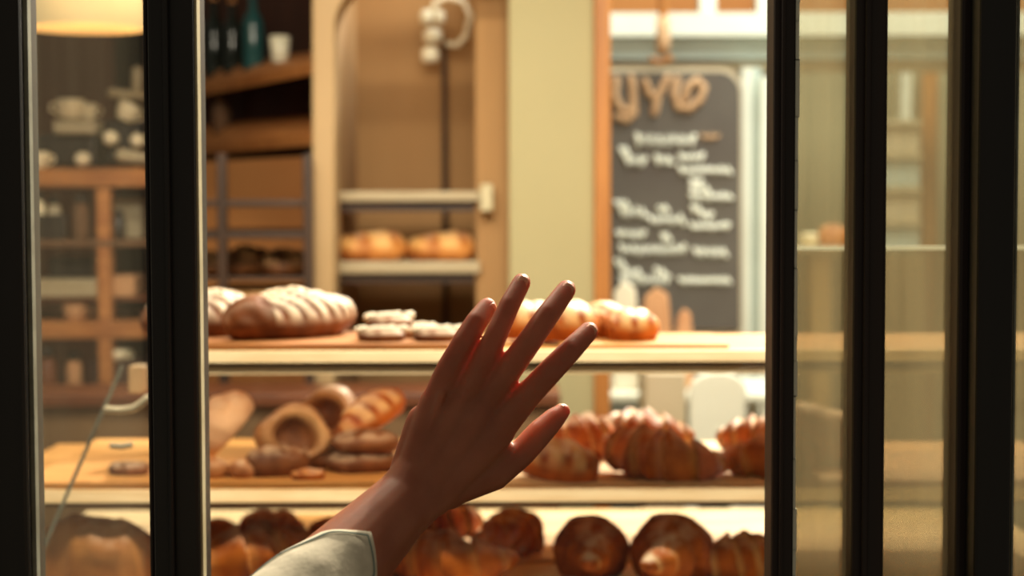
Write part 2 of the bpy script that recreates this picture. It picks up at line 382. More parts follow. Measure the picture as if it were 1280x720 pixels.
# boards lying on the shelves
def board(name, px0, px1, Yf, Yb, z, th, m, label, cat='board', group=None):
    a = at(px0, 400, Yf).x; b = at(px1, 400, Yf).x
    return tag(MB().box(a, b, Yf, Yb, z, z+th).build(name, m, bevel=.002), label, cat, group)
zb1 = Z1+.008
board('serving_board', 240, 562, YF+.012, 2.09, Z1, .008, M['shelfwood'], 'brown wooden board under the flour-striped loaves on the top shelf')
board('serving_board', 700, 912, YF+.03, 2.09, Z1, .005, M['honey'], 'thin pale board under the dusted rolls, right of the hand on the top shelf')
zb2 = Z2+.008
board('bread_board', 20, 600, YF+.006, 2.26, Z2, .008, M['honey'], 'long honey-coloured bread board along the left half of the middle shelf')
board('baking_tray', 560, 960, YF+.02, 2.26, Z2, .003, M['cream'], 'pale baking tray under the croissants on the middle shelf')
zb3 = Z3+.006
board('baking_tray', 250, 560, 1.86, 2.36, Z3, .006, M['honey'], 'wooden tray under the dusted croissant, bottom left of the case')
board('baking_tray', 590, 1000, 1.86, 2.02, Z3, .006, M['cream'], 'cream tray along the front of the lowest shelf, right of the hand')
board('baking_tray', 590, 1000, 2.06, 2.38, Z3, .006, M['cream'], 'cream tray at the back of the lowest shelf, right of the hand')

# ------------------------------------------------------------------ bread shapes (local coordinates, base at z=0)
def surf(fn, nu=96, nv=36):
    """closed surface from fn(u,v)->(point,tone); u along, v around"""
    mb = MB(); vs_, ts = [], []
    for i in range(nu+1):
        for k in range(nv):
            p, t = fn(i/nu, 2*PI*k/nv); vs_.append(p); ts.append(t)
    fs_ = [(i*nv+k, i*nv+(k+1) % nv, (i+1)*nv+(k+1) % nv, (i+1)*nv+k) for i in range(nu) for k in range(nv)]
    fs_ += [tuple(range(nv-1, -1, -1)), tuple(nu*nv+k for k in range(nv))]
    mb.add(vs_, fs_); mb.t = ts
    return mb
def nz(p, s, seed): return noise.noise(Vector(p)*s+Vector((seed*7.3, seed*3.1, seed)))
def croissant(L=.14, R=.034, seed=0, bend=1.0, segs=3.1, pw=1.9, ex=.7):
    rho = L/(2*math.sin(bend))
    def fn(u, v):
        t = 2*u-1; a = t*bend
        c = Vector((rho*math.sin(a), -rho*math.cos(a)+rho*.75, 0)); T = Vector((math.cos(a), math.sin(a), 0)); N = Vector((-math.sin(a), math.cos(a), 0))
        env = max(1-abs(t)**pw, 0)**ex
        s = abs(t)*segs+.5+.16*math.sin(v)*(1 if t > 0 else -1); fr = s-math.floor(s)
        rr = R*(env*(.72+.42*(1-fr)**.8*(.4+.6*env))+.10)
        if abs(t) > .998: rr = R*.03
        p = c+N*math.cos(v)*rr+Vector((0, 0, 1))*math.sin(v)*rr*.92
        p += (N*math.cos(v)+Vector((0, 0, math.sin(v))))*nz(p, 45, seed)*.0028
        z = p.z+R*.68
        if z < 0: z *= .05
        p.z = z
        tone = max(0, (fr-.66)/.34)*1.0 if .05 < abs(t) < .93 else 0
        return p, tone
    return surf(fn, 130, 30)
def loaf(L=.15, W=.08, H=.06, seed=0, stripes=0, slant=.5, lump=.004, pw=2.4, groove=.06, n=90, tone0=0, endt=-.9):
    def fn(u, v):
        t = 2*u-1
        env = max(1-abs(t)**pw, 0)**(1/2.1)
        x = t*L/2; y = math.cos(v)*W/2*env; z = math.sin(v)*H*.62*env
        tone = tone0
        if stripes:
            s = (u+slant*y/L*1.0)*stripes; fr = s-math.floor(s)
            top = max(0, min(1, (math.sin(v)+.15)*2.5))
            g = math.exp(-((fr-.5)/.19)**2)*top
            y *= 1-groove*g; z *= 1-groove*1.6*g
            tone = top*(1-min(1, g*1.6))*(.75+.5*nz((x, y, z), 60, seed))
            tone *= (1 if t < .9 else .3)*(1 if t > endt else .12)
        p = Vector((x, y, z)); d = Vector((0, y, z)); d = d.normalized() if d.length > 0 else d
        p += d*nz(p, 22, seed)*lump*1.6+d*nz(p, 70, seed)*lump*.5
        z = p.z+H*.38
        if z < 0: z *= .06
        p.z = z
        return p, max(0, min(1, tone))
    return surf(fn, n, 32)
def hollow(R=.042, seed=0):
    """round crusty loaf standing on edge with a deep dark hollow on the side that faces out"""
    prof = [(0, .004, 0), (.25, .003, 0), (.42, 0, 0), (.5, -.008, .1), (.58, -.015, .7), (.72, -.019, .95), (.86, -.014, .9), (.97, -.003, .5), (1.0, .010, .2), (.9, .022, .1), (.6, .030, 0), (.3, .033, 0), (0, .034, 0)]
    def fn(u, v):
        x = u*(len(prof)-1); k = min(int(x), len(prof)-2); f = x-k; a, b = prof[k], prof[k+1]
        q = [a[i]*(1-f)+b[i]*f for i in range(3)]
        rr = R*max(q[0], .004)*(1+.07*math.sin(v*2+seed)+.05*math.sin(v*3+seed*2))
        p = Vector((rr*math.cos(v), q[1]*R/.042, rr*math.sin(v)*.92)); p += p.normalized()*nz(p, 40, seed)*.004
        p.z += R*.9
        return p, q[2]*(.45+.55*max(0, math.cos(v-.7)))*(.8+.6*nz(p, 50, seed+2))
    return surf(fn, 72, 48)
def local(mb, name, m):
    return mb.build(name, m, smooth=True, loc=(0, 0, 0))
def place(o, px, Y, z, rz=0, tilt=(0, 0), sc=1, label=None, cat=None, group=None):
    x = at(px, 360, Y).x
    o.location = (x, Y, z); o.rotation_euler = (math.radians(tilt[0]), math.radians(tilt[1]), math.radians(rz)); o.scale = (sc, sc, sc)
    tag(o, label, cat, group); return o
def copy(o):
    c = o.copy(); C.objects.link(c); kids = list(o.children)
    for ch in kids:
        d = copy(ch); d.parent = c
    return c

# top shelf: two long loaves with flour stripes
g = 'flour-striped loaves on the top shelf'
lf = local(loaf(.18, .078, .056, 1, stripes=8, slant=1.3, endt=-.5), 'striped_loaf', B['striped'])
place(lf, 364, 2.01, zb1, 42, label='round-ended flour-striped loaf nearest the camera on the brown board, left of the hand', cat='bread', group=g)
l2 = local(loaf(.16, .075, .056, 4, stripes=7, slant=1.3), 'striped_loaf', B['striped'])
place(l2, 252, 2.03, zb1, 42, label='flour-striped loaf half hidden behind the black window stile', cat='bread', group=g)
# iced pastries
def iced(seed):
    t = thing('iced_pastry', (0, 0, 0))
    mb = loaf(.056, .045, .014, seed, lump=.002); b = mb.build('pastry_base', B['dark'], t, smooth=True)
    r = random.Random(seed); ic = MB()
    for k in range(5):
        x = -.022+.011*k+r.uniform(-.002, .002); y = r.uniform(-.01, .006)
        ic.tube([(x-.004, y, .0125), (x+.004, y+.003, .0135)], r.uniform(.0036, .005), 10, 'round')
    ic.t = [0]*len(ic.v)
    ic.build('icing', B['icing'], b, smooth=True)
    return t
spots = [(476, 1.95, 8, 'leftmost small pastry topped with white icing, beside the striped loaf'),
         (512, 2.0, -10, 'middle one of the three small iced pastries left of the little finger'),
         (545, 1.95, 5, 'small iced pastry touching the little finger, at the end of the brown board')]
ip = iced(3)
for k, (px, Y, rz, lab) in enumerate(spots):
    o = ip if k == 0 else copy(ip)
    place(o, px, Y, zb1, rz, label=lab, cat='pastry', group='small iced pastries on the top shelf')
o = copy(ip); place(o, 486, 2.0, zb1+.012, 20, label='small iced pastry lying on top of the other iced pastries', cat='pastry', group='small iced pastries on the top shelf')
# dusted rolls on the right of the top shelf
roll = local(loaf(.07, .055, .042, 9, stripes=3, slant=-.3, lump=.004), 'dusted_roll', B['dusted'])
for k, (px, Y, rz, sc, lab) in enumerate([
    (792, 1.99, 15, .92, 'flour-dusted roll at the right end of the row on the top shelf'),
    (756, 2.04, 70, 1.05, 'flour-dusted roll standing just behind the index fingertip on the top shelf'),
    (712, 2.0, 40, 1.15, 'flour-dusted roll seen between middle and index fingers on the top shelf'),
    (664, 2.02, 20, 1.1, 'flour-dusted roll mostly hidden behind the ring and middle fingers')]):
    o = roll if k == 0 else copy(roll)
    place(o, px, Y, Z1+.005, rz, sc=sc, label=lab, cat='bread roll', group='flour-dusted rolls on the top shelf')

# middle shelf, left
ru = local(loaf(.088, .058, .05, 12, lump=.006, tone0=.45), 'rustic_loaf', B['rustic'])
place(ru, 291, 2.02, zb2+.042, 10, tilt=(0, -48), label='pale floured loaf leaning upright at the left of the middle shelf', cat='bread')
sm = local(loaf(.045, .035, .022, 15, lump=.003), 'small_roll', B['rustic'])
place(sm, 262, 1.95, zb2, 5, label='small flat pale roll next to the black stile on the middle shelf', cat='bread roll', group='small pale rolls on the middle shelf')
s2 = copy(sm); place(s2, 303, 1.95, zb2, 70, sc=.9, label='small round pale roll under the leaning floured loaf', cat='bread roll', group='small pale rolls on the middle shelf')
rg = local(hollow(.043, 2), 'hollow_loaf', B['dark'])
place(rg, 368, 2.0, zb2, 16, tilt=(-12, 0), sc=1.0, label='larger front round loaf with a dark hollow and floured rim, standing on edge', cat='bread', group='hollow round loaves standing on edge')
r2 = copy(rg); place(r2, 408, 2.12, zb2+.012, -14, tilt=(-14, 0), sc=.95, label='rear hollow round loaf standing behind the larger front one', cat='bread', group='hollow round loaves standing on edge')
dk = local(loaf(.075, .05, .036, 18), 'dark_roll', B['dark'])
place(dk, 345, 1.96, zb2, 10, label='dark brown roll lying under the front hollow loaf', cat='bread roll', group='dark rolls on the middle shelf')
d2 = copy(dk); place(d2, 410, 2.02, zb2, 30, sc=.85, label='dark brown roll between the hollow loaves and the stacked slices', cat='bread roll', group='dark rolls on the middle shelf')
pc = local(loaf(.04, .026, .013, 22, stripes=3), 'pastry_piece', B['croissant'])
place(pc, 382, 1.93, zb2, 10, label='small broken pastry piece on the front edge of the bread board', cat='pastry')
fl = local(loaf(.075, .055, .022, 25, lump=.003), 'filled_roll', B['dark'])
for k, (px, Y, dz, rz, sc, lab) in enumerate([
    (450, 1.99, 0, 8, 1.15, 'flat dark roll at the bottom of the stack beside the wrist'),
    (455, 1.99, .023, -6, 1.12, 'flat dark roll in the middle of the stack beside the wrist')]):
    o = fl if k == 0 else copy(fl)
    place(o, px, Y, zb2+dz, rz, sc=sc, label=lab, cat='bread roll', group='flat rolls stacked beside the wrist')
o = local(loaf(.085, .045, .035, 27, stripes=4, lump=.004), 'floured_pastry', B['dusted'])
place(o, 470, 2.03, zb2+.048, 25, tilt=(0, -26), sc=1.1, label='pale floured pastry on top of the stack beside the wrist', cat='pastry')
# middle shelf, right
o = local(loaf(.10, .062, .05, 31, lump=.004, stripes=3, slant=.9), 'dusted_loaf', B['dusted'])
place(o, 694, 1.96, Z2+.003, -24, tilt=(0, 8), label='flour-dusted oval loaf directly below the thumb', cat='bread')
cr = local(croissant(.155, .034, 1, pw=1.45), 'croissant', B['croissant'])
gc = 'croissants on the middle shelf'
place(cr, 826, 1.985, Z2+.003, -24, tilt=(0, 6), label='whole croissant at the front of the middle shelf, centre right', cat='croissant', group=gc)
crd = local(croissant(.125, .033, 5, bend=.8), 'croissant', B['dusted'])
place(crd, 806, 2.17, Z2+.003, -20, tilt=(0, 0), sc=1.0, label='sugar-topped croissant behind the whole front croissant on the middle shelf', cat='croissant', group=gc)
def addc(src, px, Y, z, rz, tilt, sc, label, group):
    return place(copy(src), px, Y, z, rz, tilt, sc, label, 'croissant', group)
addc(crd, 722, 2.14, Z2+.003, 30, (0, 0), .95, 'croissant behind the oval loaf, right of the thumb tip', gc)
addc(cr, 966, 2.0, Z2+.003, 14, (0, -4), .86, 'croissant partly hidden by the right window stile on the middle shelf', gc)
addc(crd, 955, 2.15, Z2+.003, -8, (0, 0), .9, 'sugar-topped croissant at the back, left of the right window stile', gc)
o = local(loaf(.13, .08, .07, 33, lump=.004), 'round_loaf', B['rustic'])
place(o, 1012, 2.10, Z2, -6, label='broad pale loaf seen through the narrow dusty pane on the right', cat='bread')
# lowest shelf
gl = 'croissants on the lowest shelf'
addc(cr, 308, 1.95, zb3, 30, (0, 0), 1.2, 'large dark croissant at the bottom, just right of the black stile', gl)
o = local(loaf(.09, .06, .045, 35, lump=.005), 'dusted_loaf', B['dusted'])
place(o, 338, 2.14, zb3, -20, label='flour-topped loaf behind the large dark croissant at the bottom left', cat='bread')
o = local(loaf(.07, .05, .04, 36, lump=.004), 'round_loaf', B['rackloaf'])
place(o, 262, 2.12, zb3, 0, label='golden loaf at the bottom beside the black stile', cat='bread')
o = local(loaf(.075, .05, .035, 38, lump=.004), 'round_loaf', B['rackloaf'])
place(o, 418, 2.15, zb3, 10, label='golden loaf behind the forearm on the lowest shelf', cat='bread')
addc(cr, 556, 1.955, zb3, -22, (0, 0), 1.05, 'dark croissant at the bottom edge, touching the right side of the forearm', gl)
addc(crd, 622, 2.10, zb3, 60, (0, 0), .95, 'croissant at the bottom, below the thumb base', gl)
cone = local(croissant(.16, .044, 8, bend=.4, segs=4.1, pw=1.1, ex=.95), 'croissant', B['dusted'])
addc(cone, 688, 1.965, zb3, 96, (0, 0), .92, 'croissant pointing forward at the bottom, below the oval loaf', gl)
place(cone, 786, 1.96, zb3, 74, (0, 0), 1.0, 'croissant with bold ridges at the bottom, below the whole front croissant', 'croissant', gl)
addc(crd, 920, 1.965, zb3, 12, (0, 0), .95, 'croissant at the bottom right, beside the brown window stile', gl)
addc(crd, 545, 2.2, zb3, 10, (0, 0), .9, 'pale-topped croissant at the back of the lowest shelf behind the wrist', gl)
# big loaf behind the left pane
o = local(loaf(.15, .10, .085, 41, lump=.006, tone0=.15), 'large_loaf', B['rackloaf'])
place(o, 116, 1.93, Z3, -12, label='large brown loaf at the bottom of the left pane behind the sloping glass', cat='bread')
o = local(loaf(.06, .05, .02, 43), 'small_roll', B['dark'])
place(o, 158, 1.97, zb2, 5, sc=.8, label='small brown roll on the bread board behind the left pane', cat='bread roll')

# ------------------------------------------------------------------ added grey pane and bright line standing for reflections on the right
Ys = 1.62
o = thing('glass_screen', (at(1150, 500, Ys).x, Ys, 0), 'low grey glass screen with a bright polished top edge behind the right panes', 'screen')
a = at(985, 313, Ys); b = at(1500, 308, Ys)
MB().box(a.x, b.x, Ys, Ys+.006, .0, a.z).build('screen_glass', M['screen'], o)
MB().nose(a.x, b.x, Ys-.001, Ys+.007, a.z, a.z+.0038).build('polished_edge', M['white'], o)  # bright reflection modelled as a white line

# ------------------------------------------------------------------ alcove: steel shelves, loaves, hanging lantern
def steel_shelf(py0, py1, label):
    Y = 3.06
    t = thing('wall_shelf', at(507, py1, Y), label, 'shelf', 'steel shelves in the arched alcove')
    a = at(408, py1, Y); b = at(600, py0, Y)
    MB().box(a.x, b.x, Y, 3.24, a.z, b.z).build('shelf_board', M['steel'], t, bevel=.002)
    MB().box(a.x+.01, b.x-.01, Y+.02, Y+.035, a.z-.018, a.z).build('under_rail', M['darkmetal'], t)
    return t, b.z
s1, _ = steel_shelf(239, 252, 'upper steel shelf in the alcove, empty')
o = MB().pbox(600, 616, 230, 264, 3.03, 3.07).build('shelf_clip', M['seal'], s1, bevel=.004)
s2_, zs = steel_shelf(327, 342, 'lower steel shelf in the alcove carrying golden loaves')
gl2 = 'golden loaves on the lower alcove shelf'
gl_ = local(loaf(.136, .10, .056, 51, stripes=2, lump=.006), 'golden_loaf', B['rackloaf'])
for k, (px, Y, rz, sc, lab) in enumerate([(463, 3.14, 6, 1.0, 'golden loaf at the left end of the lower alcove shelf'),
        (553, 3.145, -6, .96, 'golden loaf at the right end of the lower alcove shelf')]):
    o = gl_ if k == 0 else copy(gl_)
    place(o, px, Y, zs, rz, sc=sc, label=lab, cat='bread', group=gl2)
o = thing('lantern_stand', (at(557, 500, 3.42).x, 3.42, 0), 'thin dark pole with small stacked glass lanterns at its top in the alcove', 'lantern')
xp = at(557, 400, 3.42).x
MB().tube([(xp, 3.42, 0.9), (xp, 3.42, at(557, 50, 3.42).z)], .006, 12).build('pole', M['darkmetal'], o)
br = [at(560, 55, 3.40), at(572, 56, 3.38), at(582, 45, 3.37), at(588, 20, 3.37), at(580, 2, 3.37), at(560, -4, 3.37), at(545, 2, 3.37), at(541, 12, 3.37)]
MB().tube(br, .006, 10, 'round').build('bracket', M['lens'], o, smooth=True)
for (x, y0, y1, r) in ((533, 13, 30, 8), (549, 13, 30, 7), (541, 36, 54, 12), (538, 59, 78, 11)):
    c = at(x, y1, 3.37); h = pr(y1-y0, 3.37); rr = pr(r, 3.37)
    MB().lathe(c, [(rr*.7, 0), (rr, h*.15), (rr, h*.8), (rr*.6, h)]).build('glass_jar', M['lens'], o, smooth=True)

# ------------------------------------------------------------------ angled wooden bookcase with bottles (left of the alcove)
bc = thing('angled_shelving', (-.5, 3.2, 0), 'dark wooden shelving set at an angle left of the alcove', 'shelving')
BKA, BKD = Vector((.02, .08, .05)), Vector((0, .30, .05))
def aboard(z, th=.022, m='shelfwood'):
    A = Vector((at(225, 200, 3.75).x, 3.75, z)); D = Vector((-.342, 2.97, z)); t = Vector((0, 0, -th))
    return A, D, MB().hexa([A, D, D+BKD, A+BKA], [A+t, D+t, D+BKD+t, A+BKA+t]).build('shelf_board', M[m], bc, bevel=.002)
zA = 1.5+137/F*3.7; zB = 1.5+66/F*3.7
A, D, _ = aboard(zA); A2, D2, _ = aboard(zB); Bk = Bk2 = (BKA+BKD)*.5
f_ = [A+BKA, D+BKD]; lo, hi = zB-.03, 2.3
MB().hexa([Vector((f_[0].x, f_[0].y, lo)), Vector((f_[1].x, f_[1].y, lo)), Vector((f_[1].x, f_[1].y, hi)), Vector((f_[0].x, f_[0].y, hi))],
          [Vector((f_[0].x+.01, f_[0].y+.02, lo)), Vector((f_[1].x+.004, f_[1].y+.02, lo)), Vector((f_[1].x+.004, f_[1].y+.02, hi)), Vector((f_[0].x+.01, f_[0].y+.02, hi))]).build('back_panel', M['recess'], bc)
def bottle(m, h, r, label, loc, group='bottles on the angled shelf'):
    t = thing('bottle', loc, label, 'bottle', group)
    MB().lathe(loc, [(r*.9, 0), (r, .004), (r, h*.6), (r*.8, h*.68), (r*.36, h*.78), (r*.32, h*.96)], 18).build('glass_body', m, t, smooth=True)
    MB().lathe(Vector(loc)+Vector((0, 0, h*.96)), [(r*.38, 0), (r*.38, h*.06)], 12).build('stopper', M['oak'], t)
for k, (f, mm, h, r, lab) in enumerate([(.25, 'bottle', .17, .022, 'dark bottle at the far left end of the angled shelf'),
      (.40, 'bottle', .15, .02, 'second dark bottle on the angled shelf'),
      (.56, 'teal', .15, .022, 'teal glass bottle on the angled shelf')]):
    loc = A.lerp(D, f)+Bk*.35; bottle(M[mm], h, r, lab, loc)
loc = A.lerp(D, .74)+Bk*.4
t = thing('glass_tumbler', loc, 'small pale glass on the angled shelf right of the teal bottle', 'glass')
MB().lathe(loc, [(.016, 0), (.02, .05), (.018, .05), (.014, .004)], 18).build('glass_wall', M['lens'], t, smooth=True)
loc = A2.lerp(D2, .3)+Bk2*.4
tag(MB().lathe(loc, [(.018, 0), (.02, .05), (.012, .07), (.012, .085)], 18).build('spice_jar', M['box'], smooth=True), 'small brown jar on the lower angled board', 'jar')

# ------------------------------------------------------------------ bread rack (dark metal) left of the alcove
rk = thing('bread_rack', at(320, 520, 2.95), 'dark metal bread rack standing below the angled shelving', 'rack')
for px in (276, 384):
    a = at(px-6, 192, 2.9); b = at(px+6, 192, 2.9)
    MB().box(a.x, b.x, 2.9, 2.92, 0.0, a.z).build('upright', M['darkmetal'], rk, bevel=.002)
for py0, py1 in ((250, 259), (289, 299), (346, 350), (376, 392)):
    a = at(236, py1, 2.92); b = at(388, py0, 2.92)
    MB().box(a.x, b.x, 2.905, 3.25, a.z, b.z).build('rack_shelf', M['darkmetal'], rk, bevel=.002)
    zr = b.z
    if py0 == 346: zr3 = b.z
    if py0 == 376: zr4 = b.z
tag(MB().box(at(245, 360, 2.95).x, at(378, 360, 2.95).x, 2.94, 3.2, zr4, zr4+.016).build('baking_tray', M['honey'], bevel=.004), 'tan tray near the bottom of the dark bread rack', 'tray')
rl = local(loaf(.10, .07, .055, 61, stripes=2, lump=.006), 'rack_loaf', B['dark'])
for k, (px, Y, z, rz, sc, lab) in enumerate([(355, 3.03, zr3, 25, .9, 'brown loaf at the right end of the dark rack'),
      (306, 3.05, zr3, -10, 1.0, 'brown loaf in the middle of the dark rack'),
      (262, 3.04, zr3, 5, .8, 'brown loaf next to the black stile on the dark rack')]):
    o = rl if k == 0 else copy(rl)
    place(o, px, Y, z, rz, sc=sc, label=lab, cat='bread', group='brown loaves on the dark rack')
# low wall cabinet behind the case
cb = thing('back_counter', at(430, 900, 3.3), 'low brown counter behind the left half of the display case', 'counter')
a = at(-100, 492, 2.75); b = at(700, 492, 2.75)
MB().box(a.x, b.x, 2.75, 2.88, 0, a.z-.02).build('counter_front', mat('dull_brown_panel', (122, 94, 60), (108, 82, 52), .6, 4), cb)
MB().box(a.x, b.x, 2.73, 2.89, a.z-.02, a.z).build('counter_top', M['walnut'], cb, bevel=.003)

# ------------------------------------------------------------------ back-bar shelving behind the left pane
Yb = 3.1
bb = thing('back_bar_shelves', at(110, 500, Yb), 'wooden back-bar shelving seen through the left pane', 'shelving')
def bshelf(py0, py1, m='shelfwood', px1=184):
    a = at(-60, py1, Yb); b = at(px1, py0, Yb)
    MB().box(a.x, b.x, Yb, Yb+.3, a.z, b.z).build('shelf_board', M[m], bb, bevel=.003); return b.z
zq1 = bshelf(210, 234); zq2 = bshelf(402, 424, px1=180); zq3 = bshelf(300, 309, 'box'); zq4 = bshelf(504, 516, 'box'); 
a = at(122, 400, Yb); b = at(139, 400, Yb)
MB().box(a.x, b.x, Yb+.002, Yb+.03, 0, 1.52).build('post', M['shelfwood'], bb, bevel=.002)
MB().box(at(187, 400, Yb).x, at(200, 400, Yb).x, Yb+.002, Yb+.3, 0, 2.2).build('side_panel', M['walnut'], bb)
def cup(px, Y, z, r, h, label, m='ceramic', rz=0, tilt=(0, 0)):
    t = thing('cup', (0, 0, 0))
    MB().lathe((0, 0, 0), [(r*.6, 0), (r*.75, h*.1), (r, h*.6), (r, h), (r*.9, h), (r*.85, h*.5), (r*.5, h*.15)], 20).build('bowl', M[m], t, smooth=True)
    MB().tube([(r*.95, 0, h*.8), (r*1.35, 0, h*.72), (r*1.4, 0, h*.45), (r*.9, 0, h*.25)], r*.1, 8, 'round').build('handle', M[m], t, smooth=True)
    return place(t, px, Y, z, rz, tilt, 1, label, 'cup', 'pale cups on the upper back-bar shelf')
# machine of dark steel with cups
em = thing('coffee_machine', at(100, 208, 3.15), 'dark and steel coffee machine on the upper back-bar shelf under the lamp', 'coffee machine')
MB().pbox(66, 118, 150, 167, 3.13, 3.35).build('cup_rail', M['steel'], em, bevel=.004)
mbody = MB().pbox(44, 120, 167, 208, 3.16, 3.38).build('body', M['dark'], em, bevel=.008)
MB().pbox(128, 178, 150, 206, 3.18, 3.38).build('body_side', M['dark'], em, bevel=.008)
MB().tube([at(140, 116, 3.15), at(160, 119, 3.15), at(190, 121, 3.15)], .009, 12, 'round').build('steam_pipe', M['steel'], em, smooth=True)
MB().tube([at(172, 90, 3.15), at(172, 112, 3.15)], .011, 12, 'round').build('grip', M['steel'], em, smooth=True)
MB().tube([at(152, 194, 3.14), at(180, 198, 3.14)], .012, 12, 'round').build('filter_handle', M['steel'], em, smooth=True)
zc = at(90, 150, 3.2).z
cup(92, 3.16, zc, .026, .036, 'wide pale cup on the machine rail, left of the pair', rz=200)
cup(112, 3.2, zc, .02, .03, 'smaller pale cup on the machine rail beside the wide one', rz=20)
zc2 = at(150, 151, 3.2).z
cup(158, 3.17, zc2, .022, .034, 'bright tilted cup on the right side of the machine', tilt=(0, 25))
for px, py in ((140, 173), (174, 176), (105, 199)):
    c = at(px, py, 3.15); MB().tube([c, c+Vector((0, -.014, 0))], .0135, 18, 'round').build('dial', M['ceramic'], mbody, smooth=True)  # blurred highlights on the machine, built as pale dots
cup(50, 3.12, zq1, .022, .03, 'pale cup at the left end of the upper back-bar shelf')
bpy.data.objects[-1] if False else None
# boxes, jars and trays on the lower back-bar shelves
def item(name, px0, px1, py0, zbase, Y, d, m, label, cat, bev=.004, px_top=None):
    a = at(px0, py0, Y); b = at(px1, py0, Y)
    return tag(MB().box(a.x, b.x, Y, Y+d, zbase, a.z).build(name, m, bevel=bev), label, cat)
def jar(px, py0, zbase, Y, rpx, m, label):
    r = pr(rpx, Y); c = Vector((at(px, 300, Y).x, Y, zbase)); h = at(px, py0, Y).z-zbase
    t = thing('storage_jar', c, label, 'jar', 'storage jars on the back-bar shelves')
    MB().lathe(c, [(r*.9, 0), (r, h*.1), (r, h*.7), (r*.7, h*.82)], 20).build('jar_body', m, t, smooth=True)
    MB().lathe(c+Vector((0, 0, h*.82)), [(r*.75, 0), (r*.75, h*.16), (r*.6, h*.18)], 20).build('lid', M['dark'], t, smooth=True)
jar(48, 240, zq3, 3.14, 9, M['ceramic'], 'pale storage jar at the far left below the orange shelf')
jar(68, 246, zq3, 3.16, 9, M['steel'], 'grey storage jar beside the pale one')
item('dark_tin', 41, 82, 268, zq3, 3.11, .02, M['dark'], 'flat dark tin in front of the storage jars', 'tin')
jar(102, 244, zq3, 3.14, 11, M['box'], 'brown storage jar left of the wooden post')
item('steel_canister', 140, 178, 245, zq3, 3.2, .1, M['steel'], 'tall steel canister right of the wooden post', 'canister')
jar(148, 262, zq3, 3.14, 9, M['dark'], 'squat dark jar right of the wooden post')
zmid = at(100, 372, Yb).z
MB().box(at(-60, 372, Yb).x, at(184, 372, Yb).x, Yb+.01, Yb+.28, zmid-.006, zmid).build('shelf_board', M['walnut'], bb)
item('steel_tray', 32, 120, 350, zmid, 3.105, .2, M['steel'], 'long pale steel tray on the narrow back-bar shelf', 'tray')
item('card_box', 140, 168, 345, zmid, 3.11, .1, M['kraft'], 'small tan box right of the wooden post on the narrow shelf', 'box')
item('card_box', 60, 116, 322, zmid+.03, 3.2, .1, M['dark'], 'dark box standing behind the steel tray', 'box')
cup(92, 3.13, zq2, .02, .03, 'brown cup on the lower orange shelf', m='kraft')
jar(56, 435, zq4, 3.14, 12, M['walnut'], 'dark brown jar below the lower orange shelf')
jar(90, 440, zq4, 3.16, 10, M['kraft'], 'tan jar below the lower orange shelf')
item('bread_box', 110, 176, 452, zq4, 3.12, .15, M['recess'], 'dark wooden bread box below the lower orange shelf', 'box')
cup(145, 3.14, at(145, 451, 3.13).z, .022, .02, 'shallow cup on top of the dark bread box')
item('card_box', 30, 66, 540, at(50, 590, 3.1).z, 3.1, .2, M['box'], 'brown box low behind the left pane', 'box')
# lamp
lp = thing('pendant_lamp', at(106, 36, 2.8), 'glowing cream pendant lamp shade at the top left', 'lamp')
c = at(106, 36, 2.8); r = pr(74, 2.8)
MB().lathe(c, [(r, 0), (r*.97, .10), (r*.80, .22), (r*.78, .22), (r*.95, .10), (r*.985, 0)], 40).build('lamp_shade', M['shade'], lp, smooth=True)
MB().lathe(c+Vector((0, 0, .08)), [(.004, -.035), (.025, -.015), (.028, .01), (.014, .04), (.012, .06)], 20).build('bulb', mat('bulb', (255, 226, 160), None, .4, emit=3), lp, smooth=True)
MB().tube([c+Vector((0, 0, .14)), c+Vector((0, 0, .9))], .003, 8).build('cord', M['dark'], lp)
lamp('POINT', 'pendant_bulb_light', c+Vector((0, 0, .03)), 4.5, (1, .75, .42), .03)

# ------------------------------------------------------------------ chalkboard menu
Yc = 3.75
cbd = thing('chalkboard_menu', at(845, 412, Yc), 'tall dark chalkboard menu with white handwriting at the rear window', 'sign')
pts = [at(745, 412, Yc), at(745, 90, Yc)]
for k in range(9):
    a = PI/2*k/8; pts.append(at(898+27*math.sin(a), 90+27*(1-math.cos(a)), Yc))
pts += [at(925, 412, Yc)]
MB().prism(pts, (0, .02, 0)).build('slate', M['board'], cbd)
pts2 = [at(740, 420, Yc+.021), at(740, 84, Yc+.021)]
for k in range(9):
    a = PI/2*k/8; pts2.append(at(900+29*math.sin(a), 84+29*(1-math.cos(a)), Yc+.021))
pts2 += [at(929, 420, Yc+.021)]
MB().prism(pts2, (0, .02, 0)).build('frame', M['beige'], cbd)
def stroke(name, lst, m, rpx):
    mb = MB()
    for l in lst: mb.tube([at(x, y, Yc-.002) for x, y in l], pr(rpx, Yc)*.75, 8, 'round')
    o = mb.build(name, m, cbd, smooth=True)
    return o
head = [[(770, 100), (768, 118), (774, 134), (784, 140), (792, 130), (791, 112), (789, 98)], [(791, 118), (793, 142), (784, 150), (772, 146)],
        [(806, 102), (812, 118), (822, 122), (830, 106), (834, 98)], [(822, 120), (818, 140)],
        [(846, 100), (842, 116), (848, 134), (862, 136), (876, 124), (880, 108), (872, 100), (860, 108), (856, 124)]]
stroke('heading', head, M['tanchalk'], 7)
def scrib(x0, x1, y, h, r):
    """line of quick handwriting"""
    l = []; x = x0; k = 0; R = random.Random(int(x0*3+y))
    while x < x1:
        l.append((x, y+(h/2 if k % 2 else -h/2)*R.uniform(.5, 1))); x += R.uniform(2.2, 4); k += 1
    return l
